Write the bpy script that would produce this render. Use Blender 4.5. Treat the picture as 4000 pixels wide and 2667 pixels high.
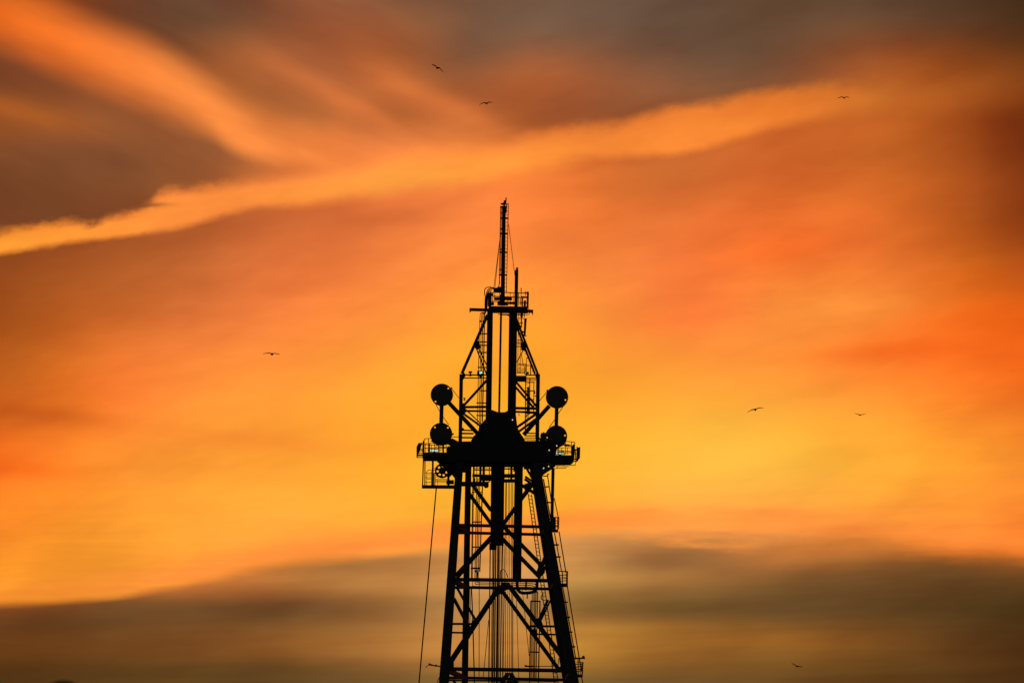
import bpy, bmesh, math, random
from mathutils import Vector, Matrix
random.seed(7)
R = math.radians
for o in list(bpy.data.objects): bpy.data.objects.remove(o)
scene = bpy.context.scene
C = scene.collection

# ------------------------------------------------------------------ camera
FPX, W, H = 25000.0, 4000.0, 2667.0          # focal length and frame in photograph pixels
CAM = Vector((0, -500, 2)); PITCH = R(7.1); ROLL = R(0.85)
F = Vector((0, math.cos(PITCH), math.sin(PITCH)))
R0 = Vector((1, 0, 0)); U0 = R0.cross(F)
RX = R0*math.cos(ROLL) + U0*math.sin(ROLL); UY = U0*math.cos(ROLL) - R0*math.sin(ROLL)
cd = bpy.data.cameras.new('camera'); cam = bpy.data.objects.new('camera', cd); C.objects.link(cam)
cam.matrix_world = Matrix(((RX.x, UY.x, -F.x, CAM.x), (RX.y, UY.y, -F.y, CAM.y), (RX.z, UY.z, -F.z, CAM.z), (0, 0, 0, 1)))
cd.sensor_width = 36; cd.lens = 36*FPX/W; cd.clip_start = 1; cd.clip_end = 20000
cd.dof.use_dof = True; cd.dof.focus_distance = 503; cd.dof.aperture_fstop = 5.6
scene.camera = cam

# ------------------------------------------------------------------ exposure
vs = scene.view_settings
vs.view_transform = 'Standard'; vs.look = 'None'; vs.exposure = 0; vs.gamma = 1; vs.use_curve_mapping = False

# ------------------------------------------------------------------ world: cloudy sunset sky by azimuth and elevation
SUN_AZ, SUN_EL = 0.5, 5.5
wd = bpy.data.worlds.new('World'); scene.world = wd; wd.use_nodes = True
nt = wd.node_tree; nt.nodes.clear()
class S:                                        # scalar socket with operators
    def __init__(s, k): s.k = k
    def _m(s, op, *a, clamp=False):
        n = nt.nodes.new('ShaderNodeMath'); n.operation = op; n.use_clamp = clamp
        for i, x in enumerate((s,)+a):
            if isinstance(x, S): nt.links.new(x.k, n.inputs[i])
            else: n.inputs[i].default_value = x
        return S(n.outputs[0])
    def __add__(s, o): return s._m('ADD', o)
    def __sub__(s, o): return s._m('SUBTRACT', o)
    def __mul__(s, o): return s._m('MULTIPLY', o)
    def __truediv__(s, o): return s._m('DIVIDE', o)
def srgb(c):
    return tuple((x/255/12.92 if x/255 <= .04045 else ((x/255+.055)/1.055)**2.4) for x in c)
def sstep(x, a, b):
    n = nt.nodes.new('ShaderNodeMapRange'); n.interpolation_type = 'SMOOTHSTEP'
    for i, q in ((0, x), (1, a), (2, b)):
        if isinstance(q, S): nt.links.new(q.k, n.inputs[i])
        else: n.inputs[i].default_value = q
    return S(n.outputs[0])
UN = {}
def unit(u, umax):
    if (u, umax) not in UN: UN[(u, umax)] = u*(1/umax)
    return UN[(u, umax)]
def gauss(x): 
    e = nt.nodes.new('ShaderNodeMath'); e.operation = 'POWER'; e.inputs[0].default_value = math.e
    nt.links.new((x*x*-1.0).k, e.inputs[1]); return S(e.outputs[0])
def fcurve(u, pts, lo, hi, umax=4.0):           # smooth function of u through points
    n = nt.nodes.new('ShaderNodeFloatCurve'); cv = n.mapping.curves[0]
    pts = [(a/umax, (b-lo)/(hi-lo)) for a, b in pts]
    while len(cv.points) < len(pts): cv.points.new(.5, .5)
    for p, q in zip(cv.points, pts): p.location = q
    n.mapping.use_clip = False; n.mapping.update()
    nt.links.new(unit(u, umax).k, n.inputs['Value'])
    return S(n.outputs[0])*(hi-lo) + lo
def ramp(u, stops, umax=4.0):
    n = nt.nodes.new('ShaderNodeValToRGB'); cr = n.color_ramp; cr.interpolation = 'CARDINAL'
    while len(cr.elements) < len(stops): cr.elements.new(1.0)
    for e, (a, c) in zip(cr.elements, stops): e.position = a/umax
    for e, (a, c) in zip(cr.elements, stops): e.color = srgb(c) + (1,)
    nt.links.new(unit(u, umax).k, n.inputs[0])
    return n.outputs[0]
def mix(f, a, b):
    n = nt.nodes.new('ShaderNodeMix'); n.data_type = 'RGBA'
    if isinstance(f, S): nt.links.new(f.k, n.inputs[0])
    else: n.inputs[0].default_value = f
    for i, x in ((6, a), (7, b)):
        if isinstance(x, tuple): n.inputs[i].default_value = x + (1,)
        else: nt.links.new(x, n.inputs[i])
    return n.outputs[2]
def vscale(c, f):
    n = nt.nodes.new('ShaderNodeVectorMath'); n.operation = 'SCALE'
    nt.links.new(c, n.inputs[0])
    if isinstance(f, S): nt.links.new(f.k, n.inputs['Scale'])
    else: n.inputs['Scale'].default_value = f
    return n.outputs[0]
def vadd(a, b):
    n = nt.nodes.new('ShaderNodeVectorMath'); nt.links.new(a, n.inputs[0]); nt.links.new(b, n.inputs[1]); return n.outputs[0]
def sheet(u, v, v0, dv, rows):                  # a cloud sheet: tones across u at heights v0, v0+dv, ... blended as a cubic B-spline
    n = len(rows); t = ((v - v0)*(1/dv))._m('MAXIMUM', 0.0)._m('MINIMUM', float(n-1)); tn = (t + 2.0)*(1/(n+3)); acc = None
    for i, r in enumerate(rows):
        w = nt.nodes.new('ShaderNodeValToRGB'); cr = w.color_ramp; cr.interpolation = 'B_SPLINE'
        first, last = i == 0, i == n-1
        val = [1. if (k == i or (first and k < i) or (last and k > i)) else 0. for k in range(-2, n+2)]
        pts = [(k, val[k+2]) for k in range(-2, n+2)]
        pts = [p for p in pts if abs(p[0]-i) <= 3 or (first and p[0] < 0) or (last and p[0] >= n)]
        while len(cr.elements) < len(pts): cr.elements.new(1.0)
        for e, (k, q) in zip(cr.elements, pts): e.position = (k+2)/(n+3)
        for e, (k, q) in zip(cr.elements, pts): e.color = (q, q, q, 1)
        nt.links.new(tn.k, w.inputs[0])
        m_ = nt.nodes.new('ShaderNodeVectorMath'); m_.operation = 'MULTIPLY_ADD'
        nt.links.new(ramp(u, r), m_.inputs[0]); nt.links.new(w.outputs[0], m_.inputs[1])
        if acc is not None: nt.links.new(acc, m_.inputs[2])
        acc = m_.outputs[0]
    return acc
def noise(x, y, z, scale, detail, rough=.55):
    cb = nt.nodes.new('ShaderNodeCombineXYZ')
    nt.links.new(x.k, cb.inputs[0]); nt.links.new(y.k, cb.inputs[1]); cb.inputs[2].default_value = z
    n = nt.nodes.new('ShaderNodeTexNoise'); n.inputs['Scale'].default_value = scale
    n.inputs['Detail'].default_value = detail; n.inputs['Roughness'].default_value = rough
    nt.links.new(cb.outputs[0], n.inputs['Vector'])
    return S(n.outputs[0]) - .5
tc = nt.nodes.new('ShaderNodeTexCoord'); sx = nt.nodes.new('ShaderNodeSeparateXYZ')
nt.links.new(tc.outputs['Generated'], sx.inputs[0])
DX, DY, DZ = (S(sx.outputs[i]) for i in range(3))
AZ = DX._m('ARCTAN2', DY)*(180/math.pi)
EL = DZ._m('ARCSINE')*(180/math.pi)
K = FPX*math.pi/180/1000                        # degrees -> cloud units (1 unit = 2.29 degrees)
u0 = AZ*(K*math.cos(PITCH)) + 2.0
v0 = (EL - math.degrees(PITCH))*(-K) + 1.3335 + (u0 - 2.0)*.0148
u = u0 + noise(u0, v0*2.6, 3.1, 1.1, 2)*.07
v = v0 + noise(u0, v0*2.6, 9.7, 1.3, 3)*.04

T = [ # upper cloud deck
 [(0,(165,80,25)),(.3,(130,66,34)),(.6,(104,68,48)),(.9,(114,70,48)),(1.2,(150,90,58)),(1.5,(122,80,56)),(1.8,(114,80,60)),(2.1,(110,80,62)),(2.5,(106,80,63)),(3,(98,71,50)),(3.5,(90,66,47)),(4,(68,45,27))],
 [(0,(150,80,35)),(.3,(130,68,35)),(.6,(110,70,46)),(.9,(112,74,50)),(1.2,(152,88,55)),(1.5,(152,90,55)),(1.8,(120,84,60)),(2.1,(110,84,66)),(2.5,(106,82,64)),(3,(104,75,54)),(3.5,(100,68,46)),(4,(80,50,26))],
 [(0,(128,70,38)),(.3,(128,70,40)),(.6,(122,72,44)),(.9,(152,86,48)),(1.2,(165,92,52)),(1.5,(172,96,52)),(1.8,(120,80,56)),(2.1,(140,90,60)),(2.5,(120,85,62)),(3,(104,72,50)),(3.5,(142,76,38)),(4,(96,54,24))],
 [(0,(116,62,36)),(.3,(126,70,40)),(.6,(140,78,44)),(.9,(170,95,48)),(1.2,(165,92,54)),(1.5,(185,102,52)),(1.8,(148,86,50)),(2.1,(186,102,54)),(2.5,(146,92,60)),(3,(124,80,54)),(3.5,(176,90,36)),(4,(130,65,23))],
 [(0,(126,68,36)),(.3,(136,76,42)),(.6,(148,86,50)),(.9,(168,96,48)),(1.2,(178,100,52)),(1.5,(196,108,54)),(1.8,(170,90,46)),(2.1,(166,88,46)),(2.5,(150,88,53)),(3,(152,90,50)),(3.5,(180,94,38)),(4,(138,70,23))],
 [(0,(152,82,38)),(.3,(150,84,42)),(.6,(150,87,48)),(.9,(160,93,50)),(1.2,(196,110,56)),(1.5,(190,106,54)),(1.8,(205,114,56)),(2.1,(160,86,44)),(2.5,(156,90,50)),(3,(165,95,46)),(3.5,(178,92,34)),(4,(120,56,19))],
 [(0,(126,73,42)),(.3,(126,76,46)),(.6,(140,83,48)),(.9,(160,91,50)),(1.2,(216,118,60)),(1.5,(238,129,65)),(1.8,(232,125,58)),(2.5,(215,115,48)),(4,(110,46,15))],
 [(0,(118,69,38)),(.3,(124,73,42)),(.6,(136,80,45)),(.9,(166,92,48)),(1.2,(238,128,62)),(1.6,(248,135,62)),(2.5,(215,115,48)),(4,(118,50,16))],
 [(0,(120,68,38)),(.3,(124,70,38)),(.6,(138,74,38)),(.9,(200,110,55)),(1.5,(250,136,62)),(4,(118,50,16))],
 [(0,(125,70,40)),(.3,(118,66,38)),(.6,(124,66,36)),(.9,(200,110,55)),(1.5,(250,136,62)),(4,(118,50,16))]]
M = [ # glowing middle layer
 [(0,(132,70,34)),(1.5,(230,118,58)),(2.0,(242,126,55)),(2.5,(190,100,46)),(3.0,(202,101,43)),(3.45,(188,94,35)),(3.8,(146,66,23)),(4,(118,50,17))],
 [(0,(132,68,32)),(.8,(180,94,46)),(1.4,(222,114,58)),(1.9,(248,130,62)),(2.3,(238,116,46)),(2.6,(220,110,48)),(3.0,(225,108,45)),(3.45,(214,104,38)),(3.8,(172,80,28)),(4,(134,56,18))],
 [(0,(138,69,29)),(.4,(162,82,36)),(.8,(194,102,49)),(1.1,(228,120,60)),(1.45,(250,135,65)),(2,(255,140,62)),(2.5,(242,125,60)),(2.97,(250,115,45)),(3.35,(235,110,45)),(3.73,(195,95,30)),(4,(160,72,24))],
 [(0,(156,76,27)),(.3,(184,93,36)),(.58,(205,107,47)),(.87,(230,120,60)),(1.23,(250,130,60)),(1.6,(255,145,60)),(2,(255,150,50)),(2.35,(255,145,60)),(2.7,(255,128,60)),(3.1,(255,150,60)),(3.5,(250,135,50)),(3.73,(245,115,30)),(4,(215,92,20))],
 [(0,(192,98,30)),(.3,(225,115,40)),(.6,(250,130,55)),(.9,(255,140,58)),(1.2,(255,148,58)),(1.6,(255,166,52)),(2,(255,166,42)),(2.35,(255,160,50)),(2.7,(255,150,56)),(3.1,(255,142,55)),(3.5,(255,118,40)),(3.8,(255,108,30)),(4,(245,98,20))],
 [(0,(198,98,30)),(.3,(232,114,35)),(.5,(250,125,48)),(.8,(255,150,55)),(1.2,(255,160,52)),(1.7,(255,170,45)),(2,(255,175,45)),(2.35,(255,170,50)),(2.8,(255,175,58)),(3.2,(255,162,55)),(3.6,(255,145,48)),(4,(255,130,40))],
 [(0,(255,112,30)),(.3,(255,135,42)),(.6,(255,155,50)),(1.2,(255,162,50)),(1.7,(255,175,45)),(2,(255,180,45)),(2.35,(255,190,55)),(2.8,(255,202,70)),(3.2,(255,192,62)),(3.6,(255,172,50)),(4,(255,155,48))],
 [(0,(255,138,40)),(.4,(255,155,48)),(.8,(255,160,54)),(1.2,(255,172,58)),(1.7,(255,182,52)),(2.2,(255,178,52)),(2.5,(255,166,66)),(2.9,(255,160,70)),(3.4,(255,158,60)),(4,(255,140,50))],
 [(0,(255,152,42)),(.4,(255,162,48)),(.8,(255,158,54)),(1.2,(255,150,58)),(1.7,(255,150,60)),(2.4,(255,148,62)),(3,(255,145,62)),(4,(255,125,42))],
 [(0,(255,156,44)),(.4,(255,158,50)),(.8,(255,145,58)),(1.5,(250,145,60)),(2.4,(255,145,62)),(4,(250,118,40))]]
B = [ # brown bank low in the sky
 [(0,(205,138,70)),(0.4,(205,138,70)),(0.8,(205,138,70)),(1.2,(215,140,68)),(1.6,(240,150,70)),(2,(250,160,70)),(2.25,(255,160,75)),(2.5,(235,150,80)),(2.8,(215,135,72)),(3.1,(225,138,68)),(3.4,(240,138,60)),(3.7,(250,135,52)),(4,(255,122,38))],
 [(0,(205,138,70)),(0.4,(205,138,70)),(0.8,(205,138,70)),(1.2,(210,138,68)),(1.6,(225,148,72)),(2,(235,155,75)),(2.25,(215,148,80)),(2.5,(196,130,68)),(2.8,(186,120,62)),(3.1,(212,130,62)),(3.4,(212,125,54)),(3.7,(232,128,49)),(4,(248,118,36))],
 [(0,(205,130,60)),(0.4,(205,130,60)),(0.8,(210,132,60)),(1.2,(205,135,65)),(1.6,(190,128,66)),(2,(225,152,76)),(2.25,(205,142,76)),(2.5,(166,110,59)),(2.8,(166,107,57)),(3.1,(206,124,58)),(3.4,(206,121,51)),(3.7,(196,112,44)),(4,(205,110,36))],
 [(0,(205,120,52)),(0.4,(205,120,52)),(0.8,(225,132,58)),(1.2,(178,115,58)),(1.6,(172,115,60)),(2,(222,155,82)),(2.25,(205,145,78)),(2.5,(140,95,53)),(2.8,(146,96,53)),(3.1,(172,106,51)),(3.4,(140,89,42)),(3.7,(124,78,37)),(4,(140,79,33))],
 [(0,(205,115,48)),(0.4,(205,115,48)),(0.8,(218,126,56)),(1.2,(185,120,60)),(1.6,(185,125,65)),(2,(225,160,88)),(2.25,(205,148,78)),(2.5,(185,128,66)),(2.8,(165,110,56)),(3.1,(130,86,44)),(3.4,(115,76,38)),(3.7,(105,70,35)),(4,(105,65,30))],
 [(0,(195,105,45)),(0.4,(190,108,48)),(0.8,(180,106,50)),(1.2,(172,111,56)),(1.6,(195,135,70)),(2,(215,155,88)),(2.25,(178,132,68)),(2.5,(150,105,54)),(2.8,(130,90,46)),(3.1,(112,77,40)),(3.4,(106,72,37)),(3.7,(98,67,33)),(4,(84,56,26))],
 [(0,(170,92,40)),(0.4,(126,78,39)),(0.8,(110,72,38)),(1.2,(113,75,41)),(1.6,(150,102,54)),(2,(195,145,82)),(2.25,(155,118,60)),(2.5,(128,92,46)),(2.8,(115,82,42)),(3.1,(106,76,40)),(3.4,(102,71,36)),(3.7,(92,64,30)),(4,(76,52,23))],
 [(0,(114,66,30)),(0.4,(106,69,35)),(0.8,(106,69,36)),(1.2,(112,75,40)),(1.6,(145,98,52)),(2,(190,138,76)),(2.25,(152,110,55)),(2.5,(118,86,43)),(2.8,(108,78,40)),(3.1,(103,73,38)),(3.4,(99,69,35)),(3.7,(88,62,29)),(4,(74,51,22))],
 [(0,(103,63,29)),(0.4,(106,68,33)),(0.8,(118,74,36)),(1.2,(136,88,42)),(1.6,(165,110,55)),(2,(195,135,68)),(2.25,(190,130,58)),(2.5,(165,110,46)),(2.8,(148,95,40)),(3.1,(132,86,37)),(3.4,(118,76,33)),(3.7,(98,65,29)),(4,(78,51,22))],
 [(0,(110,65,27)),(0.4,(116,72,31)),(0.8,(124,77,35)),(1.2,(153,97,42)),(1.6,(178,118,55)),(2,(200,136,64)),(2.25,(192,132,54)),(2.5,(168,111,44)),(2.8,(154,98,38)),(3.1,(155,97,36)),(3.4,(132,83,33)),(3.7,(100,64,27)),(4,(80,50,21))],
 [(0,(109,63,25)),(0.4,(118,73,30)),(0.8,(128,80,34)),(1.2,(140,89,40)),(1.6,(176,116,55)),(2,(198,134,62)),(2.25,(188,130,52)),(2.5,(158,104,42)),(2.8,(138,90,37)),(3.1,(128,83,34)),(3.4,(115,73,29)),(3.7,(100,63,26)),(4,(84,51,21))],
 [(0,(86,54,22)),(0.4,(92,60,26)),(0.8,(98,66,30)),(1.2,(106,73,35)),(1.6,(146,101,50)),(2,(178,124,56)),(2.25,(172,120,50)),(2.5,(140,95,40)),(2.8,(126,83,35)),(3.1,(118,78,32)),(3.4,(106,69,28)),(3.7,(95,60,25)),(4,(82,50,20))],
 [(0,(80,51,20)),(0.4,(90,60,26)),(0.8,(96,66,30)),(1.2,(102,73,36)),(1.6,(122,90,46)),(2,(135,100,50)),(2.25,(122,92,46)),(2.5,(112,80,40)),(2.8,(108,75,36)),(3.1,(104,71,32)),(3.4,(96,64,27)),(3.7,(86,56,23)),(4,(76,47,19))],
]
top = sheet(u, v, 0.0, .1, T)
# long lit ray running down from the upper left, and fainter ones beside it
rt = fcurve(u, [(0,-.02),(.3,.085),(.6,.205),(.8,.325),(1.0,.445),(1.25,.53),(1.6,.60),(4,.7)], -.1, 1)
rb = fcurve(u, [(0,.175),(.3,.305),(.6,.42),(.8,.51),(.9,.58),(1.05,.632),(1.25,.665),(2,.75),(4,.9)], -.1, 1)
rbw = fcurve(u, [(0,.10),(.4,.105),(.7,.085),(.9,.055),(1.2,.05),(4,.05)], 0, .2)
ray = sstep(v, rt - .085, rt + .10)*sstep(v, rb + rbw, rb - rbw)*sstep(u, 1.75, 1.15)
top = mix(ray, top, ramp(u, [(0,(232,108,34)),(.3,(248,124,46)),(.6,(255,140,62)),(1.0,(255,145,68)),(1.4,(250,136,64)),(4,(250,136,64))]))
d2 = v - u*.54 + .315; top = mix(gauss(d2*(1/.05))*sstep(u, .85, 1.3)*sstep(u, 1.7, 1.4)*.45, top, srgb((236,128,64)))
d3 = v - u*.46 + .375; top = mix(gauss(d3*(1/.055))*sstep(u, 1.25, 1.6)*sstep(u, 2.05, 1.8)*.5, top, srgb((226,122,60)))
d4 = v - u*.42 + .06; top = mix(gauss(d4*(1/.05))*sstep(u, .7, 1.0)*sstep(u, 1.35, 1.1)*.4, top, srgb((160,92,48)))
d5 = v - u*.22 - .435; top = mix(gauss(d5*(1/.045))*sstep(u, .5, 0)*.75, top, srgb((176,94,36)))
mid = sheet(u, v, .6, .2, M); low = sheet(u, v, 2.05, .05, B)
# ragged bright cloud streak
ea = noise(u0*1.15 + v0*.3, v0*1.9, 5.0, 4.6, 7, .64)
amp = fcurve(u0, [(0,.085),(.6,.10),(1,.06),(1.6,.06),(2.2,.08),(3.2,.10),(4,.11)], 0, .2)
lo_ = fcurve(u0, [(0,1.0),(.2,.968),(.42,.94),(.7,.893),(.81,.858),(.93,.828),(1.2,.80),(1.53,.757),(1.8,.725),(2.1,.665),(2.32,.622),(2.7,.592),(2.84,.555),(3,.51),(3.2,.47),(3.45,.44),(4,.42)], 0, 1.2)
up_ = fcurve(u0, [(0,.915),(.13,.89),(.26,.875),(.36,.88),(.43,.85),(.5,.832),(.56,.815),(.62,.765),(.77,.735),(.96,.713),(1.21,.688),(1.4,.64),(1.62,.593),(1.94,.561),(2.07,.525),(2.26,.5),(2.42,.472),(2.58,.434),(2.86,.389),(3.11,.348),(3.3,.335),(3.5,.35),(4,.38)], 0, 1.2)
lw = fcurve(u0, [(0,.018),(1,.024),(1.5,.04),(2.1,.05),(2.4,.028),(3,.03),(3.4,.06),(4,.1)], 0, .2)
uw = fcurve(u0, [(0,.022),(.6,.03),(1.1,.04),(1.5,.055),(2,.042),(3,.042),(3.4,.06),(4,.09)], 0, .2)
streak = ramp(u, [(0,(255,158,52)),(.5,(255,150,58)),(.8,(255,146,62)),(1.2,(255,150,62)),(1.6,(255,160,64)),(2,(255,150,58)),(2.4,(255,144,56)),(2.8,(252,140,53)),(3.1,(240,130,48)),(3.4,(208,114,43)),(3.7,(174,88,32)),(4,(140,68,23))])
inner = ramp(u, [(0,(250,140,45)),(.5,(250,138,55)),(.9,(252,140,62)),(1.3,(250,140,64)),(1.8,(250,138,60)),(2.1,(246,134,57)),(2.5,(240,131,53)),(2.9,(236,127,49)),(3.3,(205,112,43)),(4,(140,68,23))])
core = gauss((v0 + ea*.05 - lo_*.62 - up_*.38)/((lo_ - up_)*.34 + .012))
f_streak = sstep(v0 + ea*amp, up_ - uw, up_ + uw); band = mix(core, inner, streak)
band = mix(gauss((v0 + ea*.05 - .808)*(1/.011))*gauss((u0 - .575)*(1/.075))*.8, band, srgb((140,80,44)))
f_mid = sstep(v0 + ea*.045, lo_ - lw, lo_ + lw); skyc = mid
ed = fcurve(u0, [(0,2.368),(.25,2.352),(.45,2.335),(.62,2.31),(.75,2.285),(.95,2.235),(1.2,2.192),(1.5,2.165),(1.7,2.145),(2,2.1),(2.2,2.08),(2.5,2.08),(2.9,2.09),(3.2,2.10),(3.6,2.135),(4,2.175)], 2, 2.5)
ew = fcurve(u0, [(0,.024),(.5,.024),(1,.03),(2,.035),(2.6,.04),(3.2,.075),(4,.065)], 0, .2)
eb = noise(u0*.7, v0*4.2, 4.4, 2.6, 7, .6)
ve = v0 + eb*fcurve(u0, [(0,.03),(.8,.04),(1.6,.07),(2.4,.16),(3.2,.24),(4,.16)], 0, .3)
rim = gauss((ve - ed + .045)*(1/.05))*fcurve(u0, [(0,.2),(.5,.5),(.9,.8),(3,.7),(4,.3)], 0, 1)
skyc = mix(rim, skyc, srgb((255,143,60)))
f_low = sstep(ve, ed - ew, ed + ew)
# reddish veils drifting across the glow, far left and right
def veil(cu, cv, su, sv, tilt, f, col):
    global skyc
    du = (u - cu)*(1/su); dvv = (v - cv + (u - cu)*tilt)*(1/sv)
    g = nt.nodes.new('ShaderNodeMath'); g.operation = 'POWER'; g.inputs[0].default_value = math.e
    nt.links.new(((du*du + dvv*dvv)*-1.0).k, g.inputs[1])
    skyc = mix(S(g.outputs[0])*f, skyc, srgb(col))
for q in ((0, 1.6, .42, .045, -.13, .75, (196, 88, 26)), (0, 1.83, .3, .04, -.1, .6, (244, 98, 24)), (3.6, 1.37, .42, .045, .05, .75, (252, 108, 30)), (3.9, 1.24, .25, .06, .1, .5, (226, 92, 20)),
          (2.7, 1.24, .25, .05, .1, .5, (255, 122, 58)), (3.3, 1.2, .28, .06, .06, .55, (255, 154, 62)), (1.0, 1.72, .35, .035, -.05, .45, (255, 140, 50)), (3.05, .98, .2, .05, .1, .5, (255, 112, 40)), (2.5, .72, .25, .05, .12, .5, (190, 98, 42)), (1.5, .86, .25, .05, .15, .45, (205, 104, 52))): veil(*q)
# mottled and fibrous texture of the cloud sheets, faint where the glow is strongest
tx = noise(u0*1.0 + v0*.25, v0*2.6 + u0*.35, 2.2, 1.7, 5, .5)
ts = noise(u0*.55, v0*7.5 + u0*.2, 7.7, 2.4, 4, .5)
gu = (u0 - 2.2)*(1/1.5); gv = (v0 - 1.65)*(1/.55)
quiet = (gu*gu + gv*gv)._m('MINIMUM', 1.0)*.75 + .25
tone = sstep((tx*1.25 + ts*(sstep(v0, 1.7, 2.25)*.6 + .1))*quiet, -.42, .42)
gain = mix(tone, (.84, .77, .77), (1.16, 1.21, 1.20))
tw = noise(u0*.9 + v0*.5, (v0 - u0*.42)*3.4, 6.1, 1.6, 3, .5)
gaint = mix(sstep(tw*(sstep(u0, 2.1, 1.2)*.8 + .15) + tx*(sstep(u0, 1.2, 2.2)*.9 + .2), -.34, .34), (.82, .77, .77), (1.18, 1.20, 1.19))
def layer(col, textured=True, gain=gain):
    if textured:
        cm = nt.nodes.new('ShaderNodeVectorMath'); cm.operation = 'MULTIPLY'
        nt.links.new(col, cm.inputs[0]); nt.links.new(gain, cm.inputs[1]); col = cm.outputs[0]
    bg = nt.nodes.new('ShaderNodeBackground'); nt.links.new(col, bg.inputs[0]); return bg.outputs[0]
def over(f, a, b):
    m_ = nt.nodes.new('ShaderNodeMixShader'); nt.links.new(f.k, m_.inputs[0])
    nt.links.new(a, m_.inputs[1]); nt.links.new(b, m_.inputs[2]); return m_.outputs[0]
# away from the sunset the cloud sheet thins out into a dim dusk sky
sky = nt.nodes.new('ShaderNodeTexSky'); sky.sky_type = 'NISHITA'; sky.sun_disc = False
sky.sun_elevation = R(SUN_EL); sky.sun_rotation = R(SUN_AZ); sky.altitude = 0; sky.dust_density = 3; sky.ozone_density = 1.5
sd = Vector((math.sin(R(SUN_AZ))*math.cos(R(SUN_EL)), math.cos(R(SUN_AZ))*math.cos(R(SUN_EL)), math.sin(R(SUN_EL))))
ang = (DX*sd.x + DY*sd.y + DZ*sd.z)._m('MINIMUM', 1.0)._m('ARCCOSINE')*(180/math.pi)
dusk = vscale(sky.outputs[0], .014)
final = over(f_streak, layer(top, True, gaint), layer(band))
final = over(f_mid, final, layer(skyc))
final = over(f_low, final, layer(low))
final = over(sstep(ang, 9.0, 38.0), final, layer(dusk, False))
wo = nt.nodes.new('ShaderNodeOutputWorld'); nt.links.new(final, wo.inputs[0])

# ------------------------------------------------------------------ sun, veiled by the clouds behind the derrick
sl = bpy.data.lights.new('sun', 'SUN'); sl.energy = .12; sl.angle = R(6); sl.color = (1, .55, .25)
so = bpy.data.objects.new('sun', sl); C.objects.link(so)
so.rotation_euler = (-sd).to_track_quat('-Z', 'Y').to_euler(); so.location = (0, 300, 150)

# ------------------------------------------------------------------ materials
def mat(name, col, rough=.6, metal=0., var=.35, scale=1.5, emit=None):
    m = bpy.data.materials.new(name); m.use_nodes = True; t = m.node_tree; p = t.nodes['Principled BSDF']
    tcn = t.nodes.new('ShaderNodeTexCoord'); no = t.nodes.new('ShaderNodeTexNoise')
    no.inputs['Scale'].default_value = scale; no.inputs['Detail'].default_value = 6
    t.links.new(tcn.outputs['Object'], no.inputs['Vector'])
    mx = t.nodes.new('ShaderNodeMix'); mx.data_type = 'RGBA'; t.links.new(no.outputs[0], mx.inputs[0])
    mx.inputs[6].default_value = tuple(c*(1-var) for c in col) + (1,)
    mx.inputs[7].default_value = tuple(min(1, c*(1+var)) for c in col) + (1,)
    t.links.new(mx.outputs[2], p.inputs['Base Color'])
    p.inputs['Specular IOR Level'].default_value = .3; p.inputs['Roughness'].default_value = rough; p.inputs['Metallic'].default_value = metal
    if emit:
        p.inputs['Emission Color'].default_value = emit[0] + (1,); p.inputs['Emission Strength'].default_value = emit[1]
    return m
STEEL = mat('painted_steel', (.14, .12, .10), .75); DARK = mat('dark_steel', (.11, .095, .08), .7)
GALV = mat('galvanised_steel', (.09, .09, .09), .5); ROPE = mat('wire_rope', (.04, .038, .035), .5)
HOSE = mat('rubber_hose', (.02, .02, .02), .6); TANK = mat('drum_paint', (.26, .21, .13), .5)
GRND = mat('quay_concrete', (.22, .21, .2), .9, scale=.05); BIRD = mat('plumage', (.05, .045, .04), .8, scale=8)
LENS = mat('lit_lens', (.8, .9, .85), .3, emit=((.6, 1., .82), .85)); BULB = mat('lit_bulb', (.9, .85, .8), .3, emit=((1., .82, .62), 1.))

# ------------------------------------------------------------------ helpers
CR = {'o': (0, 0, 1), 'a': (1780, 740, 3.135), 'b': (1720, 1180, 2.6125), 'c': (1600, 1440, 3.135), 'd': (1950, 1440, 3.135),
      'e': (1620, 1880, 3.563), 'f': (1930, 1880, 3.563), 'g': (1620, 2227, 3.563), 'h': (1930, 2227, 3.564),
      'i': (1880, 1110, 10.69), 'j': (1620, 1680, 6.533), 'k': (1780, 1760, 6.918), 'l': (2080, 1660, 5.6),
      'm': (1960, 1180, 5.6), 'n': (1860, 2160, 8.7125)}
def at(px, py, Y=0.):                          # photograph pixel -> world point at depth Y
    d = F + RX*((px - W/2)/FPX) + UY*((H/2 - py)/FPX)
    return CAM + d*((Y - CAM.y)/d.y)
def P(k, x, y, Y=0.):
    ox, oy, s = CR[k]; return at(ox + x/s, oy + y/s, Y)
def Wd(k, w): return (w/CR[k][2]*1.04 + .75)*.02             # crop pixels -> metres at the derrick
WL = {}
def setp(o, loc, parent):
    loc = Vector(loc); WL[o] = loc
    if parent is not None: o.parent = parent; o.location = loc - WL[parent]
    else: o.location = loc
def thing(name, label, cat, loc, group=None):
    o = bpy.data.objects.new(name, None); C.objects.link(o); o.empty_display_size = .2
    o['label'] = label; o['category'] = cat
    if group: o['group'] = group
    setp(o, loc, None); return o
def tag(o, label, cat, group=None):
    o['label'] = label; o['category'] = cat
    if group: o['group'] = group
    return o
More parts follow.
